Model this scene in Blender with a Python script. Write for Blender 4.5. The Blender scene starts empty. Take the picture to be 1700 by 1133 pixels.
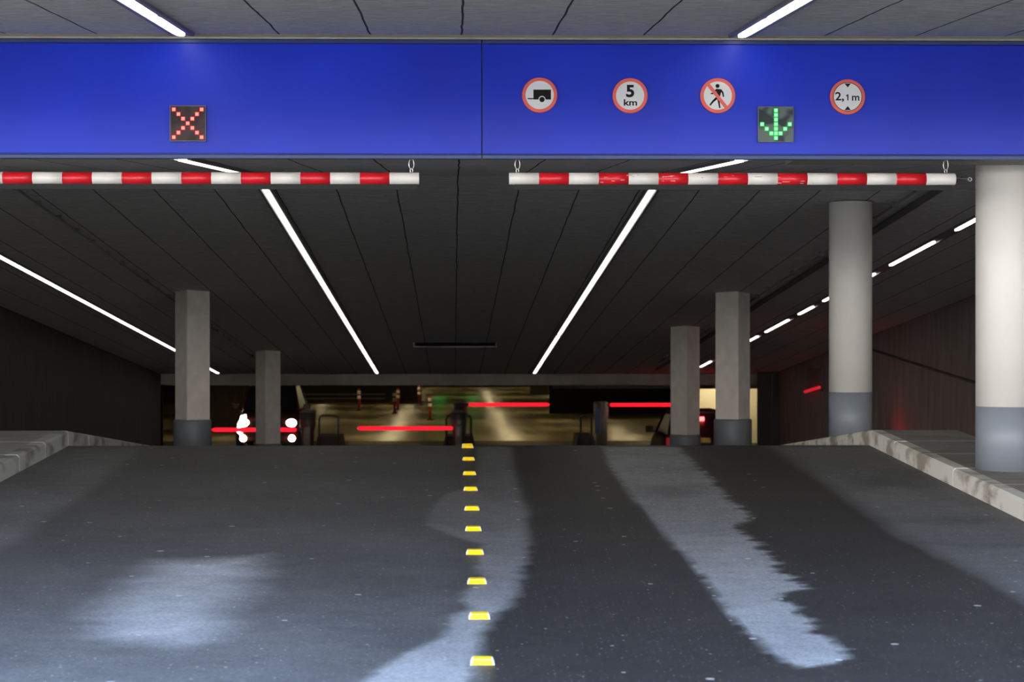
import bpy, bmesh, math, random
import numpy as np
from mathutils import Vector, Matrix
random.seed(7)
SC = bpy.context.scene
COL = SC.collection

# ------------------------------------------------------------------ camera, world, exposure
F, PX, PY = 3500.0, 819.0, 566.5          # focal length and principal point in pixels of the 1700x1133 frame
YAW = 0.01886
cam_d = bpy.data.cameras.new('camera')
cam_d.sensor_width = 36.0
cam_d.lens = 36.0 * F / 1700.0
cam_d.shift_x = (850.0 - PX) / 1700.0
cam_d.clip_end = 500
cam_d.dof.use_dof = True
cam_d.dof.focus_distance = 15.0
cam_d.dof.aperture_fstop = 4.5
cam = bpy.data.objects.new('camera', cam_d)
COL.objects.link(cam)
cam.rotation_euler = (math.pi / 2, 0, -YAW)
SC.camera = cam
SC.view_settings.view_transform = 'Standard'
SC.view_settings.look = 'None'
SC.view_settings.gamma = 1.0
SC.view_settings.exposure = 0.0
SC.view_settings.use_curve_mapping = False

w = bpy.data.worlds.new('overcast_sky')
SC.world = w
w.use_nodes = True
nt = w.node_tree
bg = nt.nodes['Background']
tcw = nt.nodes.new('ShaderNodeTexCoord')
sep = nt.nodes.new('ShaderNodeSeparateXYZ')
rmp = nt.nodes.new('ShaderNodeValToRGB')
nt.links.new(tcw.outputs['Generated'], sep.inputs[0])
nt.links.new(sep.outputs['Z'], rmp.inputs[0])
nt.links.new(rmp.outputs[0], bg.inputs[0])
rmp.color_ramp.elements[0].position = 0.0
rmp.color_ramp.elements[0].color = (0.75, 0.74, 0.72, 1)
low_e = rmp.color_ramp.elements.new(0.04); low_e.color = (3.0, 2.92, 2.82, 1)
mid_e = rmp.color_ramp.elements.new(0.2); mid_e.color = (0.92, 0.93, 0.96, 1)
rmp.color_ramp.elements[3].position = 0.5
rmp.color_ramp.elements[3].color = (0.47, 0.69, 1.12, 1)
bg.inputs[1].default_value = 4.6
sun_d = bpy.data.lights.new('sun', 'SUN')
sun_d.energy = 17.0
sun_d.angle = 0.01
sun_d.color = (1.0, 0.96, 0.9)
sun = bpy.data.objects.new('sun', sun_d)
COL.objects.link(sun)
sun.rotation_euler = (math.radians(-38), 0, math.radians(12))   # sun behind the building: it lights the street, not the entrance

# ------------------------------------------------------------------ measures (metres, eye at the origin, road runs along +Y)
def X_at(u, Y):
    return Y * math.tan(math.atan((u - PX) / F) + YAW)
def D_of(X, Y):
    return X * math.sin(YAW) + Y * math.cos(YAW)
def Z_at(u, v, Y):
    return (PY - v) * D_of(X_at(u, Y), Y) / F
def proj(X, Y, Z):
    D = X * np.sin(YAW) + Y * np.cos(YAW)
    return PX + F * (X * np.cos(YAW) - Y * np.sin(YAW)) / D, PY - F * Z / D
EYE = 1.73
UP = (566.5 - 400) / F
DN = (829 - 566.5) / F
YC = 17.8                                  # the crest
ZC = -EYE + UP * YC
FLOOR = -3.2
YB = YC + (ZC - FLOOR) / DN                # foot of the ramp
def road_z(Y):
    if Y < 0: return -EYE
    if Y < YC: return -EYE + UP * Y
    if Y < YB: return ZC - DN * (Y - YC)
    return FLOOR
KH = 0.128
KL, KR = -3.24, 3.52
YI0, YI1, YI2 = 14.12, 20.1, 52.0          # inner ceiling: rises to YI1, falls to YI2
def ceil_z(Y):
    if Y <= YI1: return 1.575 - 0.0563 * (YI1 - Y)
    return 1.575 - DN * (Y - YI1)
def front_z(Y): return 2.035 + 0.0646 * (Y - 14.0)

# ------------------------------------------------------------------ materials
MATS = {}
def new_mat(name):
    m = bpy.data.materials.new(name); m.use_nodes = True
    return m, m.node_tree, m.node_tree.nodes['Principled BSDF']
def N(t, kind, **kw):
    n = t.nodes.new(kind)
    for k, v in kw.items():
        if k in n.inputs.keys() if isinstance(k, str) else False: n.inputs[k].default_value = v
        else: setattr(n, k, v)
    return n
def mat(name, col, rough=0.6, metal=0.0, var=0.12, scale=6.0, spec=0.5, bump=0.0, coat=0.0, stretch=(1, 1, 1)):
    """Procedural paint / concrete: base colour modulated by noise."""
    if name in MATS: return MATS[name]
    m, t, b = new_mat(name)
    tc = N(t, 'ShaderNodeTexCoord'); mp = N(t, 'ShaderNodeMapping'); mp.inputs['Scale'].default_value = stretch
    nz = N(t, 'ShaderNodeTexNoise'); nz.inputs['Scale'].default_value = scale; nz.inputs['Detail'].default_value = 6
    t.links.new(tc.outputs['Object'], mp.inputs[0]); t.links.new(mp.outputs[0], nz.inputs['Vector'])
    r = N(t, 'ShaderNodeValToRGB')
    a = [max(0, c * (1 - var)) for c in col]; c2 = [c * (1 + var) for c in col]
    r.color_ramp.elements[0].position = 0.3; r.color_ramp.elements[1].position = 0.7
    r.color_ramp.elements[0].color = (*a, 1); r.color_ramp.elements[1].color = (*c2, 1)
    t.links.new(nz.outputs['Fac'], r.inputs[0]); t.links.new(r.outputs[0], b.inputs['Base Color'])
    b.inputs['Roughness'].default_value = rough; b.inputs['Metallic'].default_value = metal
    b.inputs['Specular IOR Level'].default_value = spec
    b.inputs['Coat Weight'].default_value = coat
    if bump:
        bp = N(t, 'ShaderNodeBump'); bp.inputs['Strength'].default_value = bump; bp.inputs['Distance'].default_value = 0.01
        t.links.new(nz.outputs['Fac'], bp.inputs['Height']); t.links.new(bp.outputs[0], b.inputs['Normal'])
    MATS[name] = m
    return m
def emit(name, col, strength, base=(0.8, 0.8, 0.8)):
    if name in MATS: return MATS[name]
    m, t, b = new_mat(name)
    b.inputs['Base Color'].default_value = (*base, 1)
    b.inputs['Emission Color'].default_value = (*col, 1)
    b.inputs['Emission Strength'].default_value = strength
    MATS[name] = m
    return m

def ceiling_mat(name, col, x0):
    """Wood-wool boards 0.6 m wide: dark joints along Y, fine grain across."""
    m, t, b = new_mat(name)
    g = N(t, 'ShaderNodeNewGeometry'); s = N(t, 'ShaderNodeSeparateXYZ'); t.links.new(g.outputs['Position'], s.inputs[0])
    wob = N(t, 'ShaderNodeTexNoise'); wob.inputs['Scale'].default_value = 1.3; t.links.new(g.outputs['Position'], wob.inputs['Vector'])
    def M(op, a, b_=None, c=None):
        n = N(t, 'ShaderNodeMath', operation=op)
        for i, v in enumerate((a, b_, c)):
            if v is None: continue
            if isinstance(v, (int, float)): n.inputs[i].default_value = v
            else: t.links.new(v, n.inputs[i])
        return n.outputs[0]
    xw = M('ADD', s.outputs['X'], M('MULTIPLY', M('SUBTRACT', wob.outputs['Fac'], 0.5), 0.03))
    fr = M('FRACT', M('DIVIDE', M('SUBTRACT', xw, x0 - 0.3), 0.604))
    d = M('ABSOLUTE', M('SUBTRACT', fr, 0.5))
    joint = M('LESS_THAN', d, 0.011)
    # cross joints, rare
    mp = N(t, 'ShaderNodeMapping'); mp.inputs['Scale'].default_value = (2.5, 26, 1); t.links.new(g.outputs['Position'], mp.inputs[0])
    nz = N(t, 'ShaderNodeTexNoise'); nz.inputs['Scale'].default_value = 3; nz.inputs['Detail'].default_value = 8; nz.inputs['Roughness'].default_value = 0.75
    t.links.new(mp.outputs[0], nz.inputs['Vector'])
    r = N(t, 'ShaderNodeValToRGB'); r.color_ramp.elements[0].position = 0.28; r.color_ramp.elements[1].position = 0.62
    r.color_ramp.elements[0].color = (*[c * 0.32 for c in col], 1); r.color_ramp.elements[1].color = (*[c * 1.15 for c in col], 1)
    t.links.new(nz.outputs['Fac'], r.inputs[0])
    mx = N(t, 'ShaderNodeMix', data_type='RGBA'); t.links.new(joint, mx.inputs[0]); t.links.new(r.outputs[0], mx.inputs[6])
    mx.inputs[7].default_value = (*[c * 0.08 for c in col], 1)
    t.links.new(mx.outputs[2], b.inputs['Base Color'])
    b.inputs['Roughness'].default_value = 0.95; b.inputs['Specular IOR Level'].default_value = 0.1
    bp = N(t, 'ShaderNodeBump'); bp.inputs['Strength'].default_value = 0.5; bp.inputs['Distance'].default_value = 0.01
    t.links.new(nz.outputs['Fac'], bp.inputs['Height']); t.links.new(bp.outputs[0], b.inputs['Normal'])
    return m
M_CEILF = ceiling_mat('grey_wood_wool_board', (0.74, 0.72, 0.63), 0.05)
M_CEILI = ceiling_mat('dark_wood_wool_board', (0.78, 0.765, 0.74), 0.04)

def road_mat():
    """Asphalt; 'dry' attribute lifts dried patches, painted sun patch and glare; the rest is damp. Gum spots and grit."""
    m, t, b = new_mat('asphalt')
    L = t.links.new
    at = N(t, 'ShaderNodeAttribute', attribute_name='dry_lit')
    g = N(t, 'ShaderNodeNewGeometry')
    nz = N(t, 'ShaderNodeTexNoise'); nz.inputs['Scale'].default_value = 55; nz.inputs['Detail'].default_value = 8; nz.inputs['Roughness'].default_value = 0.8; L(g.outputs['Position'], nz.inputs['Vector'])
    nl = N(t, 'ShaderNodeTexNoise'); nl.inputs['Scale'].default_value = 1.1; nl.inputs['Detail'].default_value = 5; L(g.outputs['Position'], nl.inputs['Vector'])
    r = N(t, 'ShaderNodeValToRGB'); e = r.color_ramp.elements
    e[0].position = 0.0; e[0].color = (0.020, 0.017, 0.0145, 1)
    e[1].position = 1.0; e[1].color = (0.36, 0.36, 0.36, 1)
    k = e.new(0.35); k.color = (0.092, 0.090, 0.086, 1)
    k = e.new(0.6); k.color = (0.165, 0.163, 0.16, 1)
    L(at.outputs['Fac'], r.inputs[0])
    gr = N(t, 'ShaderNodeMapRange'); gr.inputs[1].default_value = 0.3; gr.inputs[2].default_value = 0.7; gr.inputs[3].default_value = 0.55; gr.inputs[4].default_value = 1.45; L(nz.outputs['Fac'], gr.inputs[0])
    mps = N(t, 'ShaderNodeMapping'); mps.inputs['Scale'].default_value = (3, 4, 1); L(g.outputs['Position'], mps.inputs[0])
    nst = N(t, 'ShaderNodeTexNoise'); nst.inputs['Scale'].default_value = 2.0; nst.inputs['Detail'].default_value = 7; nst.inputs['Roughness'].default_value = 0.7; L(mps.outputs[0], nst.inputs['Vector'])
    gs = N(t, 'ShaderNodeMapRange'); gs.inputs[1].default_value = 0.3; gs.inputs[2].default_value = 0.62; gs.inputs[3].default_value = 0.82; gs.inputs[4].default_value = 1.08; L(nst.outputs['Fac'], gs.inputs[0])
    gl = N(t, 'ShaderNodeMapRange'); gl.inputs[1].default_value = 0.3; gl.inputs[2].default_value = 0.7; gl.inputs[3].default_value = 0.85; gl.inputs[4].default_value = 1.15; L(nl.outputs['Fac'], gl.inputs[0])
    mu = N(t, 'ShaderNodeMath', operation='MULTIPLY'); L(gr.outputs[0], mu.inputs[0]); L(gl.outputs[0], mu.inputs[1])
    mu2 = N(t, 'ShaderNodeMath', operation='MULTIPLY'); L(mu.outputs[0], mu2.inputs[0]); L(gs.outputs[0], mu2.inputs[1]); mu = mu2
    mx = N(t, 'ShaderNodeVectorMath', operation='SCALE'); L(r.outputs[0], mx.inputs[0]); L(mu.outputs[0], mx.inputs['Scale'])
    # gum spots and grit
    def spots(scale, thr, seedoff):
        mp = N(t, 'ShaderNodeMapping'); mp.inputs['Location'].default_value = (seedoff, seedoff * 2, 0); L(g.outputs['Position'], mp.inputs[0])
        vo = N(t, 'ShaderNodeTexVoronoi', voronoi_dimensions='2D'); vo.inputs['Scale'].default_value = scale; L(mp.outputs[0], vo.inputs['Vector'])
        sc = N(t, 'ShaderNodeSeparateColor'); L(vo.outputs['Color'], sc.inputs[0])
        # radius depends on cell colour: only few cells get a spot
        rr = N(t, 'ShaderNodeMapRange'); rr.inputs[1].default_value = 0.70; rr.inputs[2].default_value = 1.0; rr.inputs[3].default_value = 0.0; rr.inputs[4].default_value = thr; L(sc.outputs[0], rr.inputs[0])
        lt = N(t, 'ShaderNodeMath', operation='LESS_THAN'); L(vo.outputs['Distance'], lt.inputs[0]); L(rr.outputs[0], lt.inputs[1])
        return lt.outputs[0]
    s1 = spots(3.4, 0.065, 3.1); s2a = spots(9.0, 0.06, 11.7); s3 = spots(34.0, 0.11, 5.3)
    am = N(t, 'ShaderNodeMath', operation='MAXIMUM'); L(s2a, am.inputs[0]); L(s3, am.inputs[1]); s2 = am.outputs[0]
    add = N(t, 'ShaderNodeMath', operation='MAXIMUM'); L(s1, add.inputs[0]); L(s2, add.inputs[1])
    ms = N(t, 'ShaderNodeMath', operation='MULTIPLY'); L(add.outputs[0], ms.inputs[0]); ms.inputs[1].default_value = 0.42
    mg = N(t, 'ShaderNodeMix', data_type='RGBA'); L(ms.outputs[0], mg.inputs[0]); L(mx.outputs[0], mg.inputs[6]); mg.inputs[7].default_value = (0.75, 0.72, 0.66, 1)
    L(mg.outputs[2], b.inputs['Base Color'])
    ro = N(t, 'ShaderNodeMapRange'); ro.inputs[3].default_value = 0.46; ro.inputs[4].default_value = 0.8; L(at.outputs['Fac'], ro.inputs[0])
    L(ro.outputs[0], b.inputs['Roughness'])
    sp = N(t, 'ShaderNodeMapRange'); sp.inputs[3].default_value = 0.24; sp.inputs[4].default_value = 0.2; L(at.outputs['Fac'], sp.inputs[0])
    L(sp.outputs[0], b.inputs['Specular IOR Level'])
    bp = N(t, 'ShaderNodeBump'); bp.inputs['Strength'].default_value = 0.6; bp.inputs['Distance'].default_value = 0.006
    L(nz.outputs['Fac'], bp.inputs['Height']); L(bp.outputs[0], b.inputs['Normal'])
    return m
M_ROAD = road_mat()

def pave_mat():
    m, t, b = new_mat('concrete_paving_slab'); L = t.links.new
    g = N(t, 'ShaderNodeNewGeometry'); s = N(t, 'ShaderNodeSeparateXYZ'); L(g.outputs['Position'], s.inputs[0])
    fr = N(t, 'ShaderNodeMath', operation='FRACT'); ad = N(t, 'ShaderNodeMath', operation='ADD'); ad.inputs[1].default_value = 0.2; L(s.outputs['Y'], ad.inputs[0]); L(ad.outputs[0], fr.inputs[0])
    lt = N(t, 'ShaderNodeMath', operation='LESS_THAN'); lt.inputs[1].default_value = 0.035; L(fr.outputs[0], lt.inputs[0])
    nz = N(t, 'ShaderNodeTexNoise'); nz.inputs['Scale'].default_value = 3; nz.inputs['Detail'].default_value = 9; nz.inputs['Roughness'].default_value = 0.7; L(g.outputs['Position'], nz.inputs['Vector'])
    r = N(t, 'ShaderNodeValToRGB'); r.color_ramp.elements[0].position = 0.3; r.color_ramp.elements[0].color = (0.15, 0.135, 0.115, 1); r.color_ramp.elements[1].position = 0.7; r.color_ramp.elements[1].color = (0.27, 0.25, 0.225, 1)
    L(nz.outputs['Fac'], r.inputs[0])
    mx = N(t, 'ShaderNodeMix', data_type='RGBA'); L(lt.outputs[0], mx.inputs[0]); L(r.outputs[0], mx.inputs[6]); mx.inputs[7].default_value = (0.55, 0.53, 0.48, 1)
    L(mx.outputs[2], b.inputs['Base Color']); b.inputs['Roughness'].default_value = 0.85
    return m
M_PAVE = pave_mat()

def kerb_mat(name, light, dark):
    m, t, b = new_mat(name); L = t.links.new
    g = N(t, 'ShaderNodeNewGeometry'); mp = N(t, 'ShaderNodeMapping'); mp.inputs['Scale'].default_value = (1, 2.0, 3.5); L(g.outputs['Position'], mp.inputs[0])
    nz = N(t, 'ShaderNodeTexNoise'); nz.inputs['Scale'].default_value = 1.6; nz.inputs['Detail'].default_value = 7; L(mp.outputs[0], nz.inputs['Vector'])
    r = N(t, 'ShaderNodeValToRGB'); r.color_ramp.elements[0].position = 0.36; r.color_ramp.elements[0].color = (*dark, 1); r.color_ramp.elements[1].position = 0.52; r.color_ramp.elements[1].color = (*light, 1)
    L(nz.outputs['Fac'], r.inputs[0]); L(r.outputs[0], b.inputs['Base Color']); b.inputs['Roughness'].default_value = 0.85
    return m
M_KERB = kerb_mat('stained_kerb_concrete', (0.60, 0.57, 0.50), (0.27, 0.235, 0.19))
M_KERBL = kerb_mat('stained_grey_kerb_concrete', (0.30, 0.30, 0.29), (0.14, 0.13, 0.12))

M_BLUE = None
def blue_mat():
    m, t, b = new_mat('blue_enamel_panel'); L = t.links.new
    tc = N(t, 'ShaderNodeTexCoord'); nz = N(t, 'ShaderNodeTexNoise'); nz.inputs['Scale'].default_value = 0.9; nz.inputs['Detail'].default_value = 2; L(tc.outputs['Object'], nz.inputs['Vector'])
    r = N(t, 'ShaderNodeValToRGB'); r.color_ramp.elements[0].position = 0.3; r.color_ramp.elements[0].color = (0.003, 0.022, 0.46, 1); r.color_ramp.elements[1].position = 0.75; r.color_ramp.elements[1].color = (0.004, 0.034, 0.62, 1)
    L(nz.outputs['Fac'], r.inputs[0]); L(r.outputs[0], b.inputs['Base Color'])
    b.inputs['Roughness'].default_value = 0.36; b.inputs['Specular IOR Level'].default_value = 0.3
    bp = N(t, 'ShaderNodeBump'); bp.inputs['Strength'].default_value = 0.08; bp.inputs['Distance'].default_value = 0.05; L(nz.outputs['Fac'], bp.inputs['Height']); L(bp.outputs[0], b.inputs['Normal'])
    return m
M_BLUE = blue_mat()
M_RAIL = mat('dark_blue_rail', (0.035, 0.055, 0.15), 0.4, 0.3, 0.1, 3)
M_BEIGE = mat('beige_edge_profile', (0.42, 0.36, 0.28), 0.6, 0, 0.15, 5)
M_WHITE = mat('white_column_paint', (0.74, 0.705, 0.64), 0.5, 0, 0.03, 4, bump=0.05)
M_GREYP = mat('grey_column_paint', (0.20, 0.22, 0.25), 0.45, 0, 0.05, 4)
M_OFFWH = mat('raw_pale_concrete', (0.62, 0.57, 0.51), 0.75, 0, 0.10, 5, bump=0.05)
M_DKGRY = mat('dark_grey_base_paint', (0.15, 0.16, 0.18), 0.5, 0, 0.06, 4)
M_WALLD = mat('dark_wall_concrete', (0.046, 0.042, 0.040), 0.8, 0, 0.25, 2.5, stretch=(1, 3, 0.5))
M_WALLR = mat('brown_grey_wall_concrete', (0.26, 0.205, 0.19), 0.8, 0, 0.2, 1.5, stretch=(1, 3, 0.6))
M_BEAM = mat('beam_concrete', (0.34, 0.30, 0.25), 0.8, 0, 0.15, 2)
M_BARW = mat('white_bar_enamel', (0.80, 0.76, 0.68), 0.35, 0, 0.06, 9)
M_BARR = mat('red_bar_enamel', (0.68, 0.013, 0.022), 0.3, 0, 0.08, 9)
M_SCRAP = mat('scraped_bar_metal', (0.55, 0.35, 0.28), 0.6, 0.2, 0.3, 60)
M_RUB = mat('black_rubber', (0.014, 0.014, 0.013), 0.8, 0, 0.1, 8)
M_CHAIN = mat('galvanised_steel', (0.62, 0.60, 0.56), 0.3, 0.9, 0.1, 30)
M_STEEL = mat('brushed_steel', (0.55, 0.53, 0.50), 0.5, 0.3, 0.1, 12)
M_BLACK = mat('black_plastic', (0.02, 0.02, 0.02), 0.45, 0, 0.1, 8)
M_GUN = mat('dark_grey_metal', (0.17, 0.17, 0.165), 0.4, 0.4, 0.12, 8)
M_TRGH = mat('light_trough_metal', (0.22, 0.21, 0.22), 0.45, 0.5, 0.1, 6)
M_SIGNR = mat('red_sign_foil', (0.90, 0.13, 0.08), 0.4, 0, 0.05, 8)
M_SIGNW = mat('white_sign_foil', (0.83, 0.79, 0.73), 0.45, 0, 0.03, 8)
M_SIGNK = mat('black_sign_foil', (0.016, 0.011, 0.008), 0.6, 0, 0.08, 8, spec=0.15)
M_YEL = mat('yellow_reflector', (0.95, 0.62, 0.0), 0.4, 0, 0.08, 40)
M_CREAM = mat('cream_stud_plastic', (0.85, 0.80, 0.62), 0.5, 0, 0.1, 40)
M_TUBE = emit('fluorescent_tube', (1.0, 0.98, 0.90), 4.0)
M_TUBEF = emit('fluorescent_tube_front', (1.0, 0.97, 0.98), 8.0)
M_REDL = emit('red_arm_light', (1.0, 0.012, 0.03), 1.25, (0.6, 0.02, 0.03))
M_LEDR = emit('red_led', (1.0, 0.15, 0.11), 3.2, (0.5, 0.05, 0.05))
M_HALOR = emit('red_led_halo', (1.0, 0.0, 0.01), 0.62, (0.3, 0.01, 0.01))  # halo around the lights, painted as a dim glowing backing square
M_HALOG = emit('green_led_halo', (0.0, 1.0, 0.06), 0.42, (0.01, 0.3, 0.03))
M_LEDG = emit('green_led', (0.12, 1.0, 0.22), 3.4, (0.05, 0.5, 0.1))

# ------------------------------------------------------------------ mesh helpers
class MB:
    def __init__(s): s.bm = bmesh.new(); s.mi = 0
    def box(s, x0, x1, y0, y1, z0, z1, M=None):
        vs = [s.bm.verts.new((x, y, z)) for x in (x0, x1) for y in (y0, y1) for z in (z0, z1)]
        if M is not None:
            for v in vs: v.co = M @ v.co
        for f in ((0, 1, 3, 2), (4, 6, 7, 5), (0, 4, 5, 1), (2, 3, 7, 6), (0, 2, 6, 4), (1, 5, 7, 3)):
            fc = s.bm.faces.new([vs[i] for i in f]); fc.material_index = s.mi
        return s
    def poly(s, pts):
        f = s.bm.faces.new([s.bm.verts.new(p) for p in pts]); f.material_index = s.mi; return s
    def prism(s, pts, axis, a, b):
        """pts are 2D outline; extruded along axis ('x','y','z') from a to b"""
        def P(p, c):
            return {'x': (c, p[0], p[1]), 'y': (p[0], c, p[1]), 'z': (p[0], p[1], c)}[axis]
        A = [s.bm.verts.new(P(p, a)) for p in pts]; B = [s.bm.verts.new(P(p, b)) for p in pts]
        n = len(pts)
        fs = [s.bm.faces.new(A), s.bm.faces.new(B[::-1])]
        for i in range(n): fs.append(s.bm.faces.new((A[i], B[i], B[(i + 1) % n], A[(i + 1) % n])))
        for f in fs: f.material_index = s.mi
        return s
    def lathe(s, prof, c=(0, 0, 0), seg=32, axis='z', a0=0.0):
        rings = []
        for (r, h) in prof:
            ring = []
            for i in range(seg):
                a = a0 + 2 * math.pi * i / seg
                p = {'z': (r * math.cos(a), r * math.sin(a), h), 'x': (h, r * math.cos(a), r * math.sin(a)), 'y': (r * math.cos(a), h, r * math.sin(a))}[axis]
                ring.append(s.bm.verts.new((p[0] + c[0], p[1] + c[1], p[2] + c[2])))
            rings.append(ring)
        for k in range(len(rings) - 1):
            for i in range(seg):
                f = s.bm.faces.new((rings[k][i], rings[k][(i + 1) % seg], rings[k + 1][(i + 1) % seg], rings[k + 1][i])); f.material_index = s.mi; f.smooth = True
        for ring in (rings[0], rings[-1]):
            f = s.bm.faces.new(ring); f.material_index = s.mi
        return s
    def tube(s, pts, r, seg=10, closed=False):
        pts = [Vector(p) for p in pts]; n = len(pts); rings = []
        for i, p in enumerate(pts):
            if closed: d = pts[(i + 1) % n] - pts[i - 1]
            else: d = pts[min(i + 1, n - 1)] - pts[max(i - 1, 0)]
            d.normalize(); ref = Vector((0, 0, 1)) if abs(d.z) < 0.9 else Vector((0, 1, 0))
            if closed: ref = Vector((0, 1, 0)) if abs(d.y) < 0.9 else Vector((1, 0, 0))
            a = d.cross(ref).normalized(); b = d.cross(a).normalized()
            rings.append([s.bm.verts.new(p + a * (r * math.cos(2 * math.pi * j / seg)) + b * (r * math.sin(2 * math.pi * j / seg))) for j in range(seg)])
        for k in range(n if closed else n - 1):
            A, B = rings[k], rings[(k + 1) % n]
            for j in range(seg):
                f = s.bm.faces.new((A[j], A[(j + 1) % seg], B[(j + 1) % seg], B[j])); f.material_index = s.mi; f.smooth = True
        if not closed:
            for q in (rings[0], rings[-1]): s.bm.faces.new(q).material_index = s.mi
        return s
    def build(s, name, mats, parent=None, bevel=0.0, loc=None):
        bmesh.ops.recalc_face_normals(s.bm, faces=s.bm.faces[:])
        me = bpy.data.meshes.new(name); s.bm.to_mesh(me); s.bm.free()
        for m in (mats if isinstance(mats, (list, tuple)) else [mats]): me.materials.append(m)
        o = bpy.data.objects.new(name, me); COL.objects.link(o)
        if parent is not None: o.parent = parent
        if loc is not None: o.location = loc
        if bevel:
            b = o.modifiers.new('bevel', 'BEVEL'); b.width = bevel; b.segments = 2; b.limit_method = 'ANGLE'
        return o
def tag(o, label=None, cat=None, group=None, kind=None):
    if label: o['label'] = label
    if cat: o['category'] = cat
    if group: o['group'] = group
    if kind: o['kind'] = kind
    return o
def thing(name, loc, label, cat, group=None, rz=0.0):
    o = bpy.data.objects.new(name, None); COL.objects.link(o); o.location = loc; o.rotation_euler = (0, 0, rz); o.empty_display_size = 0.1
    return tag(o, label, cat, group)
def copy_tree(o, parent=None):
    c = o.copy(); COL.objects.link(c)
    if parent is not None: c.parent = parent
    for ch in list(o.children): copy_tree(ch, c)
    return c
def struct(o, label=None): return tag(o, label, kind='structure')

# ------------------------------------------------------------------ the road with its damp and dried patches, sun patch and glare painted in
def road_pt(u, v):
    # pixel on the rising ramp plane -> (X, Y), a measurement of the photograph
    t = math.tan(math.atan((u - PX) / F) + YAW)
    k = (PY - v) / F * (t * math.sin(YAW) + math.cos(YAW))
    Y = -EYE / (k - UP)
    return (t * Y, Y)
def sdist(P, poly):
    """signed distance (negative inside) of points P (n,2) to polygon"""
    poly = np.array(poly); n = len(poly); d = np.full(len(P), 1e9); inside = np.zeros(len(P), bool)
    for i in range(n):
        a, b = poly[i], poly[(i + 1) % n]; e = b - a; w_ = P - a
        tt = np.clip((w_ @ e) / (e @ e + 1e-12), 0, 1); q = w_ - tt[:, None] * e
        d = np.minimum(d, (q ** 2).sum(1))
        c = ((a[1] > P[:, 1]) != (b[1] > P[:, 1])); xi = a[0] + (P[:, 1] - a[1]) / (b[1] - a[1] + 1e-12) * e[0]
        inside ^= c & (P[:, 0] < xi)
    d = np.sqrt(d); return np.where(inside, -d, d)
def sm(d, w_): x = np.clip(0.5 - d / w_, 0, 1); return x * x * (3 - 2 * x)
xs = np.arange(KL, KR + 0.02, 0.04)
ys = np.concatenate([np.arange(-14, 6, 1.0), np.arange(6, 8, 0.1), np.arange(8, YC, 0.028), [YC], np.arange(YC + 0.25, YB, 0.5), [YB]])
GX, GY = np.meshgrid(xs, ys)
PT = np.stack([GX.ravel(), GY.ravel()], 1)
rng = np.random.RandomState(3)
def jag(Y, freq, amp, seed):
    r_ = np.random.RandomState(seed); tab = r_.rand(4000) * 2 - 1
    q = (Y + 20) * freq; i = np.floor(q).astype(int); f = q - i
    return amp * (tab[i] * (1 - f) + tab[i + 1] * f)
J = PT.copy(); J[:, 0] += (jag(PT[:, 1], 7, 0.05, 1) + jag(PT[:, 1], 14, 0.03, 5) + jag(PT[:, 1], 30, 0.035, 6)) * np.clip(PT[:, 0] - 0.2 * (14 - PT[:, 1]) * 0 - 1.05, 0.25, 1)
strip = [road_pt(*p) for p in [(998, 742), (1010, 775), (1050, 830), (1095, 880), (1130, 920), (1165, 960), (1200, 1010), (1250, 1060), (1300, 1098), (1340, 1110), (1400, 1102), (1420, 1082), (1352, 1052), (1350, 1030), (1320, 1005), (1290, 986), (1335, 978), (1310, 960), (1280, 930), (1260, 900), (1222, 872), (1250, 864), (1205, 820), (1170, 780), (1132, 742)]]
mid = [road_pt(*p) for p in [(790, 742), (850, 742), (862, 800), (878, 850), (882, 900), (868, 960), (855, 1000), (820, 1030), (800, 1060), (802, 1090), (790, 1133), (785, 1190), (560, 1190), (600, 1133), (650, 1095), (730, 1055), (745, 1025), (772, 1012), (760, 985), (795, 962), (785, 935), (795, 905), (740, 888), (700, 872), (706, 845), (735, 820), (790, 800)]]
right = [road_pt(*p) for p in [(1275, 741), (1350, 790), (1420, 840), (1500, 895), (1580, 935), (1640, 965), (1700, 1000), (1760, 1040), (2400, 1000), (2400, 741)]]
left = [road_pt(*p) for p in [(262, 741), (195, 800), (120, 850), (60, 895), (0, 930), (-80, 980), (-700, 980), (-700, 741)]]
sun_patch = [road_pt(*p) for p in [(268, 935), (425, 925), (412, 980), (378, 1045), (320, 1075), (150, 1062), (165, 1015), (215, 965)]]  # soft pool of sunlight, painted in as paler asphalt
mark1 = [road_pt(*p) for p in [(1270, 760), (1480, 815), (1400, 790), (1520, 758), (1430, 750)]]
dry_lit = 0.05 + 0.11 * sm(PT[:, 0] - 0.05, 0.3)
lane = sm(PT[:, 0] - 0.35, 0.5) * 0.15                      # the left lane is less damp than the right one
dry_lit += lane
dry_lit = np.maximum(dry_lit, sm(sdist(PT, left), 0.45) * 0.50)
dry_lit = np.maximum(dry_lit, 0.05 + sm(sdist(PT, right), 0.30) * 0.43)
sheen_left = np.clip((12.5 - PT[:, 1]) / 4.0, 0, 1) * sm(PT[:, 0] + 0.4, 1.0)  # sky glare on the near left lane, put into the tone
dry_lit = np.maximum(dry_lit, sm(PT[:, 0] - 0.12, 0.30) * (0.27 + 0.17 * sheen_left))
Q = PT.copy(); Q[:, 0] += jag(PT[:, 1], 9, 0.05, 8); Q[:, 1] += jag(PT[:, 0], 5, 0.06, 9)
pe = sm(sdist(Q, sun_patch) - .1, 0.75)
dry_lit = np.maximum(dry_lit, pe * 0.88)
near = np.clip((13.5 - PT[:, 1]) / 5.0, 0, 1)  # paler towards the camera: sky sheen painted into the tone
dry_lit = np.maximum(dry_lit, sm(sdist(J, mid), 0.11) * (0.46 + 0.34 * near))
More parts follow.
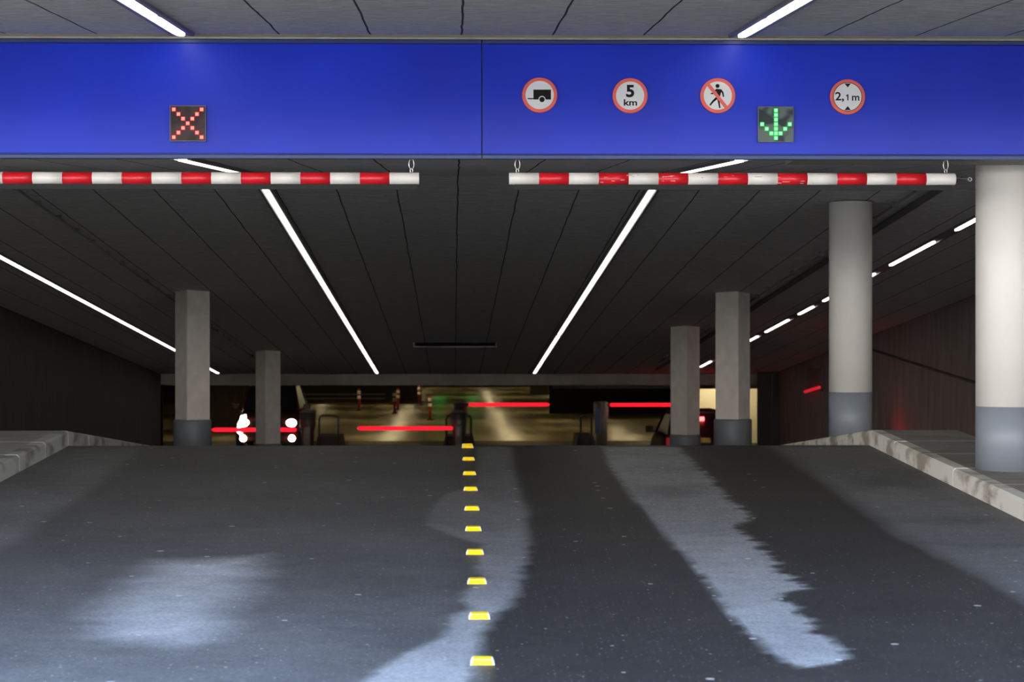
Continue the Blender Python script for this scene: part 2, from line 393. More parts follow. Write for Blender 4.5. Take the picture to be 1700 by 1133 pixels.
dry_lit = np.maximum(dry_lit, sm(sdist(J, strip), 0.07) * (0.70 + 0.10 * near))
dry_lit = np.where(PT[:, 0] > 0.15, np.where(dry_lit < 0.2, 0.05, dry_lit), dry_lit)
# damp streaks inside the dry right-hand edge
for (u_, v_, a_, b_) in [(1400, 775, 0.35, 0.35), (1470, 800, 0.3, 0.3), (1530, 795, 0.15, 0.5), (1620, 865, 0.5, 0.18), (1640, 905, 0.5, 0.12), (1120, 815, 0.25, 0.4)]:
    cx_, cy_ = road_pt(u_, v_)
    q = ((PT[:, 0] - cx_) / a_) ** 2 + ((PT[:, 1] - cy_) / b_) ** 2
    dry_lit *= 1 - 0.38 * np.exp(-q) * (0.6 + jag(PT[:, 0] * 2 + PT[:, 1], 4, 0.4, 12))
bm = bmesh.new()
VV = [[bm.verts.new((x, y, road_z(y))) for x in xs] for y in ys]
for j in range(len(ys) - 1):
    for i in range(len(xs) - 1):
        bm.faces.new((VV[j][i], VV[j][i + 1], VV[j + 1][i + 1], VV[j + 1][i])).smooth = False
me = bpy.data.meshes.new('road'); bm.to_mesh(me); bm.free()
at = me.attributes.new('dry_lit', 'FLOAT', 'POINT'); at.data.foreach_set('value', dry_lit.astype(np.float32))
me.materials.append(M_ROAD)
o = bpy.data.objects.new('floor', me); COL.objects.link(o); struct(o, 'patchy damp asphalt ramp rising to a crest and down into the garage')

# ground around and behind the camera
g = MB(); g.poly([(-400, -400, -1.76), (400, -400, -1.76), (400, 0, -1.76), (-400, 0, -1.76)])
struct(g.build('ground', mat('street_paving', (0.46, 0.43, 0.38), 0.8, 0, 0.15, 2)), 'street paving in front of the entrance')

g = MB(); g.box(-32, 32, -0.1, 153, -4.6, -3.45); g.box(-32, 32, -0.2, -0.05, -4.6, -1.77)
struct(g.build('ground', mat('bare_earth', (0.12, 0.10, 0.08), 0.9)), 'earth under the ramp and the hall')
# pavements
def slab(name, x0, x1, y0s, m, thick, label):
    g = MB()
    for a, b in zip(y0s[:-1], y0s[1:]):
        za, zb = road_z(a) + KH, road_z(b) + KH
        vs = [g.bm.verts.new(p) for p in [(x0, a, za), (x1, a, za), (x1, b, zb), (x0, b, zb), (x0, a, za - thick), (x1, a, za - thick), (x1, b, zb - thick), (x0, b, zb - thick)]]
        for f in ((0, 1, 2, 3), (7, 6, 5, 4), (0, 4, 5, 1), (1, 5, 6, 2), (2, 6, 7, 3), (3, 7, 4, 0)): g.bm.faces.new([vs[i] for i in f])
    return struct(g.build(name, m), label)
KW = 0.11
slab('pavement', KR + KW, 4.27, [-0.0, YC, YB], M_PAVE, 0.5, 'narrow slab pavement at the right of the ramp, carrying the round columns')
slab('pavement', -7.2, KL - KW, [-0.0, YC, YB], M_PAVE, 0.4, 'slab pavement at the left of the ramp')
g = MB(); g.box(4.27, 30, 0, 14.1, -2.6, -2.5); g.box(4.27, 7.9, 14.1, 52, -2.9, -2.8)
struct(g.build('floor', mat('sunken_floor', (0.10, 0.10, 0.10), 0.8)), 'dark lower level beyond the right pavement')
g = MB(); g.box(-30, -7.2, 0, 14.1, -1.9, -1.76)
struct(g.build('ground', mat('street_paving', (0, 0, 0))), 'street paving left of the ramp')

# kerb stones, one metre each
def kerb(side, y0, y1, m, label, group):
    x0, x1 = (KL - KW, KL) if side < 0 else (KR, KR + KW)
    gp = 0.018
    a, b = y0 + gp, y1 - gp
    za, zb = road_z(a), road_z(b)
    g = MB(); c = 0.018
    inner = x1 if side < 0 else x0; outer = x0 if side < 0 else x1
    sgn = -1 if side < 0 else 1
    prof = [(outer, -0.1), (inner, -0.1), (inner, KH - c), (inner + sgn * c, KH), (outer, KH)]
    A = [g.bm.verts.new((p[0], a, za + p[1])) for p in prof]; B = [g.bm.verts.new((p[0], b, zb + p[1])) for p in prof]
    g.bm.faces.new(A); g.bm.faces.new(B[::-1])
    for i in range(5): g.bm.faces.new((A[i], B[i], B[(i + 1) % 5], A[(i + 1) % 5]))
    tag(g.build('kerb_stone', m), label, 'kerb', group)
for k in range(6):
    kerb(1, YC - 1.0 * (k + 1), YC - 1.0 * k, M_KERB, 'pale stained kerb stone right of the ramp, %s counted from the crest towards the camera' % ['first', 'second', 'third', 'fourth', 'fifth', 'sixth'][k], 'kerb stones right of the ramp before the crest')
for k in range(12):
    kerb(1, YC + 1.0 * k, YC + 1.0 * (k + 1), M_KERB, 'pale kerb stone of the right row dropping away past the crest', 'kerb stones right of the ramp past the crest')
for k in range(4):
    kerb(-1, YC - 1.0 * (k + 1), YC - 1.0 * k, M_KERBL, 'grey stained kerb stone left of the ramp, %s counted from the crest towards the camera' % ['first', 'second', 'third', 'fourth'][k], 'kerb stones left of the ramp before the crest')
for k in range(12):
    kerb(-1, YC + 1.0 * k, YC + 1.0 * (k + 1), M_KERBL, 'grey kerb stone of the left row dropping away past the crest', 'kerb stones left of the ramp past the crest')

# ------------------------------------------------------------------ shell of the garage
M_HALLC0 = mat('roof_concrete', (0.3, 0.3, 0.3), 0.9)
def ceiling_slab(name, x0, x1, ya, yb, zf, m, label):
    g = MB(); za, zb = zf(ya), zf(yb); t = 0.25
    vs = [g.bm.verts.new(p) for p in [(x0, ya, za), (x1, ya, za), (x1, yb, zb), (x0, yb, zb), (x0, ya, za + t), (x1, ya, za + t), (x1, yb, zb + t), (x0, yb, zb + t)]]
    for f in ((0, 1, 2, 3), (7, 6, 5, 4), (0, 4, 5, 1), (1, 5, 6, 2), (2, 6, 7, 3), (3, 7, 4, 0)): g.bm.faces.new([vs[i] for i in f])
    return struct(g.build(name, m), label)
CANOPY = 8.6
ceiling_slab('ceiling', -11, 12, CANOPY, 14.0, front_z, M_CEILF, 'grey board ceiling of the canopy in front of the blue fascia')
ceiling_slab('ceiling', -7.2, 7.9, YI0, YI1, ceil_z, M_CEILI, 'dark board ceiling just behind the fascia')
ceiling_slab('ceiling', -7.2, 7.9, YI1, YI2, ceil_z, M_CEILI, 'dark board ceiling falling with the ramp')
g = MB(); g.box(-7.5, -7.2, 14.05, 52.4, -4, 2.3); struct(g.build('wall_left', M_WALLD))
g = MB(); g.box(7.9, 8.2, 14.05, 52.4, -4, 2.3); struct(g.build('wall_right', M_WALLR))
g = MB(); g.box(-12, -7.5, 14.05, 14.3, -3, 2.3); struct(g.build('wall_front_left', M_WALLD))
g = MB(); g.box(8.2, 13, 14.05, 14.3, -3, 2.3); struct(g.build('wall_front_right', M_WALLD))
g = MB(); g.box(10.5, 10.8, 4.5, 14.04, -2.6, 2.3); struct(g.build('wall_shade_right', M_WALLD), 'unseen dark wall added right of the frame, shading the fascia')  # unseen wall, added to darken the right end of the fascia
g = MB(); g.box(-7.5, 8.2, 14.04, 14.16, 1.245, 2.2); struct(g.build('trim_1', M_BEAM), 'concrete edge beam behind the blue fascia')
g = MB(); g.box(2.3, 7.9, 14.17, 14.56, 1.222, 1.30); struct(g.build('trim_2', M_BEAM), 'shallow concrete head resting on the nearest round column')
zb_ = Z_at(753, 640, 52)
g = MB(); g.box(-7.2, 7.9, 52.0, 52.4, zb_, -0.5); struct(g.build('trim_3', M_BEAM), 'concrete beam across the far end of the ramp')
g = MB(); g.box(X_at(918, 60), 12, 60, 60.3, Z_at(1000, 646, 60), -0.9); struct(g.build('trim_4', M_BEAM), 'second lower beam far right')
g = MB(); g.box(-30, 30, 8.62, 152, 2.6, 2.9); struct(g.build('roof', M_HALLC0), 'roof slab of the building')
# line on the right wall
g = MB(); ya, yb_ = 7.9 / ((1620 - 753) / F), 7.9 / ((1488 - 753) / F)
g.tube([(7.885, ya - 6, -0.61 - 0.45), (7.885, ya, -0.62), (7.885, yb_, -0.28), (7.885, yb_ + 5, 0.03)], 0.02, 6); struct(g.build('trim_5', M_BLACK), 'dark slanting line along the right wall')

# hall beyond the ramp
def floor_mat():
    m, t, b = new_mat('coated_garage_floor'); L = t.links.new
    g = N(t, 'ShaderNodeNewGeometry'); mp = N(t, 'ShaderNodeMapping'); mp.inputs['Scale'].default_value = (0.5, 0.07, 1); mp.inputs['Rotation'].default_value = (0, 0, 0.35); L(g.outputs['Position'], mp.inputs[0])
    nz = N(t, 'ShaderNodeTexNoise'); nz.inputs['Scale'].default_value = 1.5; nz.inputs['Detail'].default_value = 4; L(mp.outputs[0], nz.inputs['Vector'])
    r = N(t, 'ShaderNodeValToRGB'); r.color_ramp.elements[0].position = 0.40; r.color_ramp.elements[0].color = (0.16, 0.13, 0.075, 1); r.color_ramp.elements[1].position = 0.6; r.color_ramp.elements[1].color = (0.42, 0.36, 0.22, 1)
    L(nz.outputs['Fac'], r.inputs[0]); L(r.outputs[0], b.inputs['Base Color']); b.inputs['Roughness'].default_value = 0.30
    return m
g = MB(); g.box(-26, 26, 67.5, 150, FLOOR - 0.2, FLOOR); struct(g.build('floor', floor_mat()), 'shiny beige floor of the parking hall beyond the barriers')
g = MB(); g.box(-26, 26, YB, 67.5, FLOOR - 0.2, FLOOR); struct(g.build('floor', mat('dark_asphalt', (0.035, 0.033, 0.03), 0.7)), 'dark floor around the barriers')
M_HALLC = mat('hall_ceiling_concrete', (0.25, 0.23, 0.2), 0.9)
g = MB(); g.box(-26, 26, 52.4, 150, -0.85, -0.7); struct(g.build('ceiling', M_HALLC), 'ceiling of the parking hall')
M_HW = mat('hall_wall_dark', (0.05, 0.045, 0.035), 0.8, 0, 0.3, 1.0)
g = MB(); g.box(-26, 26, 150, 150.3, -3.4, -0.7); g.box(-26.3, -26, 52, 150, -3.4, -0.7); g.box(26, 26.3, 52, 150, -3.4, -0.7); struct(g.build('wall_back', M_HW), 'far walls of the parking hall')
g = MB(); g.box(-26, -7.2, 52.0, 52.3, -4, -0.5); g.box(7.9, 26, 52.0, 52.3, -4, -0.5); struct(g.build('wall_end', M_HW))
# left: panelled wall and ledges beyond the bollards
g = MB()
xa, xb = X_at(300, 76), X_at(432, 76)
g.box(xa, xb, 76, 76.3, FLOOR, -0.86)
for k in range(9): g.box(xa + k * (xb - xa) / 9, xa + k * (xb - xa) / 9 + 0.06, 75.95, 76, FLOOR, -0.86)
struct(g.build('wall_panelled', mat('brown_panelling', (0.10, 0.075, 0.05), 0.7)), 'dark ribbed wall behind the left columns')
g = MB(); Yl = 112
g.box(X_at(440, Yl), X_at(700, Yl), Yl, Yl + .3, FLOOR, Z_at(600, 637, Yl)); struct(g.build('wall_low', M_HW), 'low dark wall far left in the hall')
g = MB()
for vv in (655, 662): g.box(X_at(440, Yl), X_at(640, Yl), Yl - .1, Yl, Z_at(600, vv + 1, Yl), Z_at(600, vv - 1, Yl))
struct(g.build('trim_6', M_BEAM), 'two pale rails along the low wall')
g = MB(); Yr = 93
g.box(X_at(912, Yr), X_at(1140, Yr), Yr, Yr + .3, FLOOR, -0.86); struct(g.build('wall_dark', mat('near_black_wall', (0.012, 0.012, 0.012), 0.9)), 'near black wall far right in the hall')
g = MB(); Yr = 120
g.box(X_at(880, Yr), X_at(918, Yr), Yr, Yr + .3, Z_at(880, 656, Yr), -0.86); struct(g.build('wall_pillar', M_HW), 'far dark wall stub')
# beige wall and dark walls at the far right
g = MB(); Yw = 66.0
g.box(X_at(1135, Yw), X_at(1259, Yw), Yw, Yw + .2, FLOOR, -0.87); struct(g.build('wall_beige', mat('beige_wall_paint', (0.80, 0.70, 0.46), 0.6, 0, 0.06, 1)), 'lit beige wall behind the right columns')
g = MB(); Yw = 51.0
g.box(X_at(1259, Yw), 7.9, Yw, Yw + .2, -3.4, -0.6); struct(g.build('wall_return', M_WALLD), 'dark cross wall right of the beige wall')
g = MB(); g.box(X_at(1281, Yw), X_at(1283, Yw), Yw - .05, Yw, -3.4, -.8); g.box(X_at(1318, Yw), X_at(1321, Yw), Yw - .05, Yw, -3.4, -.8); struct(g.build('trim_7', M_BLACK), 'vertical joints of the dark cross wall')

# ------------------------------------------------------------------ blue fascia
ZT, ZB = Z_at(800, 66.5, 14.0), Z_at(800, 264.3, 14.0)
def fascia(x0, x1, label):
    r = thing('fascia_panel', ((x0 + x1) / 2, 14.0, ZB), label, 'fascia', 'blue fascia panels over the entrance')
    cx = (x0 + x1) / 2
    g = MB(); g.box(x0 - cx, x1 - cx, 0, 0.035, 0.034, ZT - ZB - 0.026); g.build('panel', M_BLUE, r, bevel=0.003)
    g = MB(); g.box(x0 - cx, x1 - cx, -0.012, 0.038, 0.0, 0.026); g.box(x0 - cx, x1 - cx, -0.004, 0.038, 0.026, 0.034); g.build('bottom_rail', M_RAIL, r, bevel=0.003)
    g = MB(); g.box(x0 - cx, x1 - cx, -0.012, 0.038, ZT - ZB - 0.026, ZT - ZB); g.build('top_rail', M_RAIL, r, bevel=0.003)
    return r
XJ = X_at(800, 14.0)
fascia(-9.0, XJ - 0.004, 'long plain blue fascia panel over the left lane, holding the red cross signal')
fascia(XJ + 0.004, 9.6, 'long blue fascia panel over the right lane, holding four round signs')
g = MB(); g.box(-9, 9.6, 14.0, 14.03, ZT + 0.004, ZT + 0.018); struct(g.build('trim_8', M_BEIGE), 'thin beige profile between the canopy ceiling and the fascia')

# ------------------------------------------------------------------ text helper
def text_bm(s, size, bold=0.0):
    c = bpy.data.curves.new('t', 'FONT'); c.body = s; c.size = size; c.offset = bold; c.align_x = 'CENTER'; c.resolution_u = 6
    o = bpy.data.objects.new('t', c); COL.objects.link(o)
    bpy.context.view_layer.update()
    dg = bpy.context.evaluated_depsgraph_get()
    me = bpy.data.meshes.new_from_object(o.evaluated_get(dg))
    bpy.data.objects.remove(o); bpy.data.curves.remove(c)
    return me
def lettering(name, s, w_, h, cx, cz, y, parent, m, bold=0.0):
    """text fitted into a w_ x h box, standing in the XZ plane"""
    me = text_bm(s, 1.0, bold); co = np.array([v.co[:] for v in me.vertices]); mn, mx = co.min(0), co.max(0)
    sx, sz = w_ / (mx[0] - mn[0]), h / (mx[1] - mn[1])
    for v in me.vertices:
        x, z = (v.co.x - (mn[0] + mx[0]) / 2) * sx, (v.co.y - (mn[1] + mx[1]) / 2) * sz
        v.co = (cx + x, y, cz + z)
    me.materials.clear(); me.materials.append(m)
    o = bpy.data.objects.new(name, me); COL.objects.link(o); o.parent = parent
    return o

# ------------------------------------------------------------------ round signs
K = 14.0 / F
def round_sign(u, v, label, ratio=0.80, outline=False):
    Y = 13.985
    R = 29.3 * K
    r = thing('prohibition_sign', (X_at(u, Y), Y, Z_at(u, v, Y)), label, 'sign', 'round signs on the blue fascia')
    g = MB(); g.lathe([(R, 0.014), (R, -0.002), (R - 0.002, -0.004)], seg=64, axis='y'); g.build('plate', M_SIGNR, r)
    if outline:
        g = MB(); g.lathe([(R * ratio + 0.004, -0.0045), (R * ratio + 0.004, -0.0052)], seg=64, axis='y'); g.build('outline', M_SIGNK, r)
    g = MB(); g.lathe([(R * ratio, -0.0045), (R * ratio, -0.006)], seg=64, axis='y'); g.build('face', M_SIGNW, r)
    return r
def flat(name, polys, parent, m, y0=-0.0062, y1=-0.0072, k=K / 4.25):
    g = MB()
    for p in polys: g.prism([(a * k, -b * k) for a, b in p], 'y', y0, y1)
    return g.build(name, m, parent)
def disc(cx, cz, r, n=32): return [(cx + r * math.cos(2 * math.pi * i / n), cz + r * math.sin(2 * math.pi * i / n)) for i in range(n)]
# trailer (coordinates: quarter pixels from the sign centre, z down)
s = round_sign(896, 158, 'round red-edged sign with a black trailer, leftmost of the four')
flat('trailer_symbol', [[(-45, -38), (79, -38), (79, 32), (-45, 32)], [(-86, 22), (-40, 22), (-40, 30), (-86, 30)]], s, M_SIGNK)
flat('wheel_gap', [disc(16, 32, 25)], s, M_SIGNW, -0.0073, -0.0078)
flat('trailer_wheel', [disc(16, 32, 19)], s, M_SIGNK, -0.0079, -0.0084)
s = round_sign(1046, 159, 'round red-edged sign reading 5 km')
lettering('number', '5', 58 * K / 4.25, 88 * K / 4.25, 0, 32 * K / 4.25, -0.0068, s, M_SIGNK, 0.035)
lettering('unit', 'km', 94 * K / 4.25, 46 * K / 4.25, 2 * K / 4.25, -48 * K / 4.25, -0.0068, s, M_SIGNK, 0.022)
s = round_sign(1191.5, 159, 'round red-edged sign with a walking figure crossed out')
def limb(a, b, wa, wb):
    d = Vector((b[0] - a[0], b[1] - a[1])).normalized(); n = Vector((-d.y, d.x))
    return [(a[0] + n.x * wa, a[1] + n.y * wa), (b[0] + n.x * wb, b[1] + n.y * wb), (b[0] - n.x * wb, b[1] - n.y * wb), (a[0] - n.x * wa, a[1] - n.y * wa)]
flat('walking_figure', [disc(-2, -68, 14), [(-14, -48), (22, -44), (24, -28), (10, 24), (-14, 22), (-8, -20)],
     limb((18, -42), (34, -22), 7, 6), limb((34, -24), (40, 8), 6, 5), limb((-12, -40), (-28, -16), 7, 6), limb((-26, -16), (-50, -14), 6, 4),
     limb((-6, 16), (-34, 40), 9, 7), limb((-32, 38), (-56, 68), 7, 5), limb((4, 18), (8, 52), 9, 6), limb((8, 50), (14, 88), 6, 5)], s, M_SIGNK)
flat('slash', [limb((-68, -78), (62, 86), 12, 12)], s, M_SIGNR, -0.0074, -0.0082)
s = round_sign(1407, 161, 'round red-edged height limit sign reading 2,1 m, rightmost of the four', 0.79, True)
k34 = K / 3.4
lettering('limit_number', '2,', 50 * k34, 56 * k34, -46 * k34, -1 * k34, -0.0068, s, M_SIGNK, 0.02)
flat('limit_decimal', [[(-1, -14), (4, -14), (4, 20), (-3, 20), (-3, -5), (-9, -1), (-9, -8)]], s, M_SIGNK, k=k34)
lettering('unit', 'm', 42 * k34, 28 * k34, 45 * k34, -8 * k34, -0.0068, s, M_SIGNK, 0.02)
flat('arrowhead', [[(-18, -75), (18, -75), (0, -53)]], s, M_SIGNK, k=k34)
flat('arrowhead', [[(-18, 75), (18, 75), (0, 53)]], s, M_SIGNK, k=k34)

# ------------------------------------------------------------------ lane signals
def screen_mat(name, c0, c1, rough):
    m, t, b = new_mat(name); L = t.links.new
    tc = N(t, 'ShaderNodeTexCoord'); nz = N(t, 'ShaderNodeTexNoise'); nz.inputs['Scale'].default_value = 9; nz.inputs['Detail'].default_value = 1; L(tc.outputs['Object'], nz.inputs['Vector'])
    r = N(t, 'ShaderNodeValToRGB'); r.color_ramp.elements[0].position = 0.45; r.color_ramp.elements[0].color = (*c0, 1); r.color_ramp.elements[1].position = 0.55; r.color_ramp.elements[1].color = (*c1, 1)
    L(nz.outputs['Fac'], r.inputs[0]); L(r.outputs[0], b.inputs['Base Color']); b.inputs['Roughness'].default_value = rough; b.inputs['Specular IOR Level'].default_value = 0.3
    return m
def signal(u, v, dots, led, scr, label):
    Y = 13.969; S = 29.7 * K
    r = thing('lane_signal', (X_at(u, Y), Y, Z_at(u, v, Y)), label, 'lane signal')
    g = MB(); g.box(-S, S, 0.0, 0.03, -S, S); g.build('housing', M_GUN, r, bevel=0.002)
    g = MB(); g.box(-S * .96, S * .96, -0.004, 0.0, -S * .96, S * .96); g.build('screen', scr, r)
    me = None
    for (a, b) in dots:
        if me is None:
            g = MB(); q = 2.5 * K
            for sx in (-1, 1):
                for sz in (-1, 1): g.box(sx * q / 2 - q * .46, sx * q / 2 + q * .46, -0.008, -0.0045, sz * q / 2 - q * .46, sz * q / 2 + q * .46)
            g.mi = 1; q = 3.5 * K; g.box(-q, q, -0.0052, -0.0042, -q, q)
            o = g.build('led', [led, M_HALOR if led is M_LEDR else M_HALOG], r); me = o.data
        else:
            o = bpy.data.objects.new('led', me); COL.objects.link(o); o.parent = r
        o.location = (a * 7.65 * K, 0, b * 7.65 * K)
    return r
cross = [(i, i) for i in range(-3, 4)] + [(i, -i) for i in range(-3, 4) if i]
signal(311.8, 205, cross, M_LEDR, screen_mat('dim_red_screen', (0.018, 0.006, 0.006), (0.05, 0.022, 0.020), 0.4), 'small square lane signal showing a red cross of lights')
arrow = [(0, i) for i in range(-3, 4)] + [(-3, 0), (-2, -1), (-1, -2), (1, -2), (2, -1), (3, 0)]
signal(1288, 206.5, arrow, M_LEDG, screen_mat('grey_green_screen', (0.018, 0.03, 0.03), (0.12, 0.16, 0.13), 0.4), 'small square lane signal showing a green downward arrow')  # grey-green blotches paint mirrored surroundings into the screen

# ------------------------------------------------------------------ striped height bars
def height_bar(u0, u1, nseg, label, scr=0, chains=()):
    Y = 14.1; z = Z_at(800, 296.7, Y); x0, x1 = X_at(u0, Y), X_at(u1, Y); R = 0.0405
    r = thing('height_bar', ((x0 + x1) / 2, Y, z), label, 'height barrier')
    L_ = x1 - x0; sg = L_ / nseg
    g = MB(); seg = 28; xs_ = []
    for i in range(nseg):
        g.mi = i % 2
        a, b = -L_ / 2 + i * sg, -L_ / 2 + (i + 1) * sg
        prof = [(R, a), (R, b)]
        if i == 0: prof = [(R - .004, a), (R, a + .004), (R, b)]
        if i == nseg - 1: prof = [(R, a), (R, b - .004), (R - .004, b)]
        g.lathe(prof, seg=seg, axis='x')
    g.build('striped_tube', [M_BARW, M_BARR], r)
    g = MB(); g.box(-L_ / 2 + .03, L_ / 2 - 0.015, -0.01, 0.01, -R - 0.034, -R + 0.003); g.build('rubber_strip', M_RUB, r)
    if scr:
        rr = random.Random(5)
        for k in range(26):
            x = rr.choice([-1, 1]) * 0 + (-L_ / 2 + L_ * rr.uniform(0.2, 0.68)); a = rr.uniform(-1.0, 0.6)
            w_, h = rr.uniform(0.004, 0.026), rr.uniform(0.001, 0.003)
            y, zz = -math.cos(a) * (R + .0004), math.sin(a) * (R + .0004)
            g = MB(); g.box(x - w_, x + w_, y - 0.0006, y + 0.004, zz - h, zz + h)
            g.build('scrape_mark', M_SCRAP, r)
    for cu in chains:
        cx = X_at(cu, Y)
        # hanging chain: eye bolt, shackle and links between the beam and the bar
        c = thing('hanging_chain', (cx, Y, z + R), chains[cu], 'chain', 'chains holding the striped bars')
        H = 1.245 - (z + R)
        for k, (zz, hh, ww, rot) in enumerate([(0.012, 0.014, 0.009, 0.3), (0.055, 0.034, 0.017, 0.2), (0.098, 0.016, 0.009, 1.2), (H - 0.012, 0.014, 0.008, 0.2)]):
            pts = [(ww * math.cos(t_) * math.cos(rot), ww * math.cos(t_) * math.sin(rot), zz + hh * math.sin(t_)) for t_ in [2 * math.pi * i / 20 for i in range(20)]]
            g = MB(); g.tube(pts, 0.0036, 8, closed=True); g.build('shackle' if k == 1 else 'link', M_CHAIN, c)
    return r
hb1 = height_bar(696 - 740, 696, 15, 'clean red and white striped height bar over the left lane', 0,
    {683: 'short bright chain at the right end of the left striped bar', -31: 'short chain at the outer end of the left striped bar'})
hb2 = height_bar(845, 1585.5, 15, 'scraped red and white striped height bar over the right lane', 1,
    {859: 'short bright chain at the left end of the right striped bar', 1570: 'short bright chain beside the nearest round column'})
# tether
Yt = 14.1; zt = Z_at(1585, 295.5, Yt)
c = thing('tether_cable', (X_at(1585, Yt) + .002, Yt, zt), 'thin cable tying the right striped bar to the nearest column', 'cable')
xe = 3.652 - (X_at(1585, Yt) + .002)
g = MB(); g.tube([(0, 0, 0), (xe * .5, .25, .012), (xe, .66, .03)], 0.0035, 8); g.build('wire', M_GUN, c)
g = MB(); g.tube([(xe * .62 + .012 * math.cos(a), .31, .014 + .012 * math.sin(a)) for a in [i * math.pi / 8 for i in range(16)]], 0.0035, 6, closed=True); g.build('ring', M_CHAIN, c)

# ------------------------------------------------------------------ ceiling lights
def strip_light(x, ya, yb, zf, label, group, la=None, lb=None, tube=None, wt=0.027):
    """housing from ya to yb, lit diffuser from la to lb; follows the ceiling slope"""
    la = ya + .03 if la is None else la; lb = yb - .03 if lb is None else lb
    ym = (ya + yb) / 2
    r = thing('ceiling_light', (x, ym, zf(ym) - 0.004), label, 'ceiling light', group)
    ang = math.atan2(zf(yb) - zf(ya), yb - ya)
    R_ = Matrix.Rotation(ang, 4, 'X')
    k = 1 / math.cos(ang)
    h0, h1 = (ya - ym) * k, (yb - ym) * k
    g = MB()
    g.box(-.075, -.045, h0, h1, -.016, 0.003, R_); g.box(.045, .075, h0, h1, -.016, 0.003, R_); g.box(-.045, .045, h0, h1, -.004, 0.003, R_)
    g.build('housing', M_TRGH, r)
    g = MB(); a, b = (la - ym) * k, (lb - ym) * k; e = min(0.05, (b - a) / 4)
    out = [(-wt, a + e), (-wt * .5, a), (wt * .5, a), (wt, a + e), (wt, b - e), (wt * .5, b), (-wt * .5, b), (-wt, b - e)]
    g.prism(out, 'z', -.022, -.005)
    for v in g.bm.verts: v.co = R_ @ v.co
    g.build('tube', tube or M_TUBE, r)
    return r
LF, LR = X_at(303, 13.9), X_at(1229, 13.9)
for x, w_ in ((LF, 'left'), (LR, 'right')):
    strip_light(x, 12.62, 13.93, front_z, 'lit strip light in the canopy ceiling touching the fascia at its %s' % w_, 'strip lights in the canopy ceiling', tube=M_TUBEF, lb=13.86)
    strip_light(x, 10.2, 12.60, front_z, 'lit strip light at the top edge of the photo, upper %s' % w_, 'strip lights in the canopy ceiling', tube=M_TUBEF)
XL, XR = X_at(627, 51.2), X_at(881, 51.2)
for x, w_ in ((-1.86, 'left'), (1.97, 'right')):
    strip_light(x, 14.4, 20.08, ceil_z, 'lit strip light glimpsed between the fascia and the %s striped bar' % w_, 'strip lights just behind the fascia')
strip_light(-1.86, 20.12, 51.4, ceil_z, 'unbroken bright strip light line left of the middle, running down to the far beam', 'long strip lights over the two lanes')
Yg = 1.0
def Yof(v): return 20.1 + 0 if False else (1.575 + DN * 20.1) / ((PY - v) / F + DN)
yg = Yof(556)
strip_light(1.97, 20.12, yg - .1, ceil_z, 'long bright strip light line right of the middle, nearer piece', 'long strip lights over the two lanes')
strip_light(1.97, yg + .1, 51.4, ceil_z, 'short far piece of the strip light right of the middle, by the beam', 'long strip lights over the two lanes')
strip_light(-5.72, 20.12, 51.4, ceil_z, 'long bright strip light line at the far left over the pavement', 'long strip lights over the two lanes')
segs = [(1620 + 60, 1587), (1551, 1478), (1452, 1408), (1392, 1367), (1350, 1326), (1309, 1271), (1258, 1230), (1215, 1193), (1180, 1163)]
XF = 5.74
def Yu(u):  # depth where the line x = XF shows at u
    return XF / math.tan(math.atan((u - PX) / F) + YAW)
ords = ['nearest', 'second', 'third', 'fourth', 'fifth', 'sixth', 'seventh', 'eighth', 'farthest']
prev = max(20.12, Yu(1680) - .1)
for i, (a, b) in enumerate(segs):
    ya, yb_ = Yu(a), Yu(b)
    nxt = Yu(segs[i + 1][0]) - .06 if i + 1 < len(segs) else yb_ + .3
    strip_light(XF, max(ya - .05, 20.12), nxt, ceil_z, '%s lit piece of the broken strip light row at the right' % ords[i], 'broken row of strip lights at the right', la=max(ya, 20.2), lb=yb_)

# conduits with clips along the ceiling
def conduit(x, ya, yb, label, m):
    ym = (ya + yb) / 2
    r = thing('conduit', (x, ym, ceil_z(ym)), label, 'conduit')
    g = MB(); g.tube([(0, ya - ym, ceil_z(ya) - ceil_z(ym) - .035), (0, yb - ym, ceil_z(yb) - ceil_z(ym) - .035)], 0.014, 8); g.build('pipe', m, r)
    me = None; y = ya + .3
    while y < yb:
        if me is None:
            g = MB(); g.box(-.03, .03, -.02, .02, -.052, .0); o = g.build('clip', m, r); me = o.data
        else:
            o = bpy.data.objects.new('clip', me); COL.objects.link(o); o.parent = r
        o.location = (0, y - ym, ceil_z(y) - ceil_z(ym)); y += 1.1
M_COND = mat('grey_conduit', (0.13, 0.12, 0.11), 0.6, 0.0)
conduit(-4.28, 20.4, 47, 'thin clipped conduit along the ceiling left of the lanes', M_COND)
conduit(4.58, 20.4, 47, 'thin clipped conduit along the ceiling behind the second round column', M_COND)
g = MB(); 
vs = [g.bm.verts.new(p) for p in [(4.76, 20.2, ceil_z(20.2) - .03), (4.86, 20.2, ceil_z(20.2) - .03), (4.86, 50, ceil_z(50) - .03), (4.76, 50, ceil_z(50) - .03), (4.76, 20.2, ceil_z(20.2) - .006), (4.86, 20.2, ceil_z(20.2) - .006), (4.86, 50, ceil_z(50) - .006), (4.76, 50, ceil_z(50) - .006)]]
for f in ((0, 1, 2, 3), (7, 6, 5, 4), (0, 4, 5, 1), (1, 5, 6, 2), (2, 6, 7, 3), (3, 7, 4, 0)): g.bm.faces.new([vs[i] for i in f])
tag(g.build('cable_tray', mat('dull_tray_metal', (0.16, 0.155, 0.15), 0.8)), 'dark cable tray along the ceiling beside the right conduit', 'cable tray')

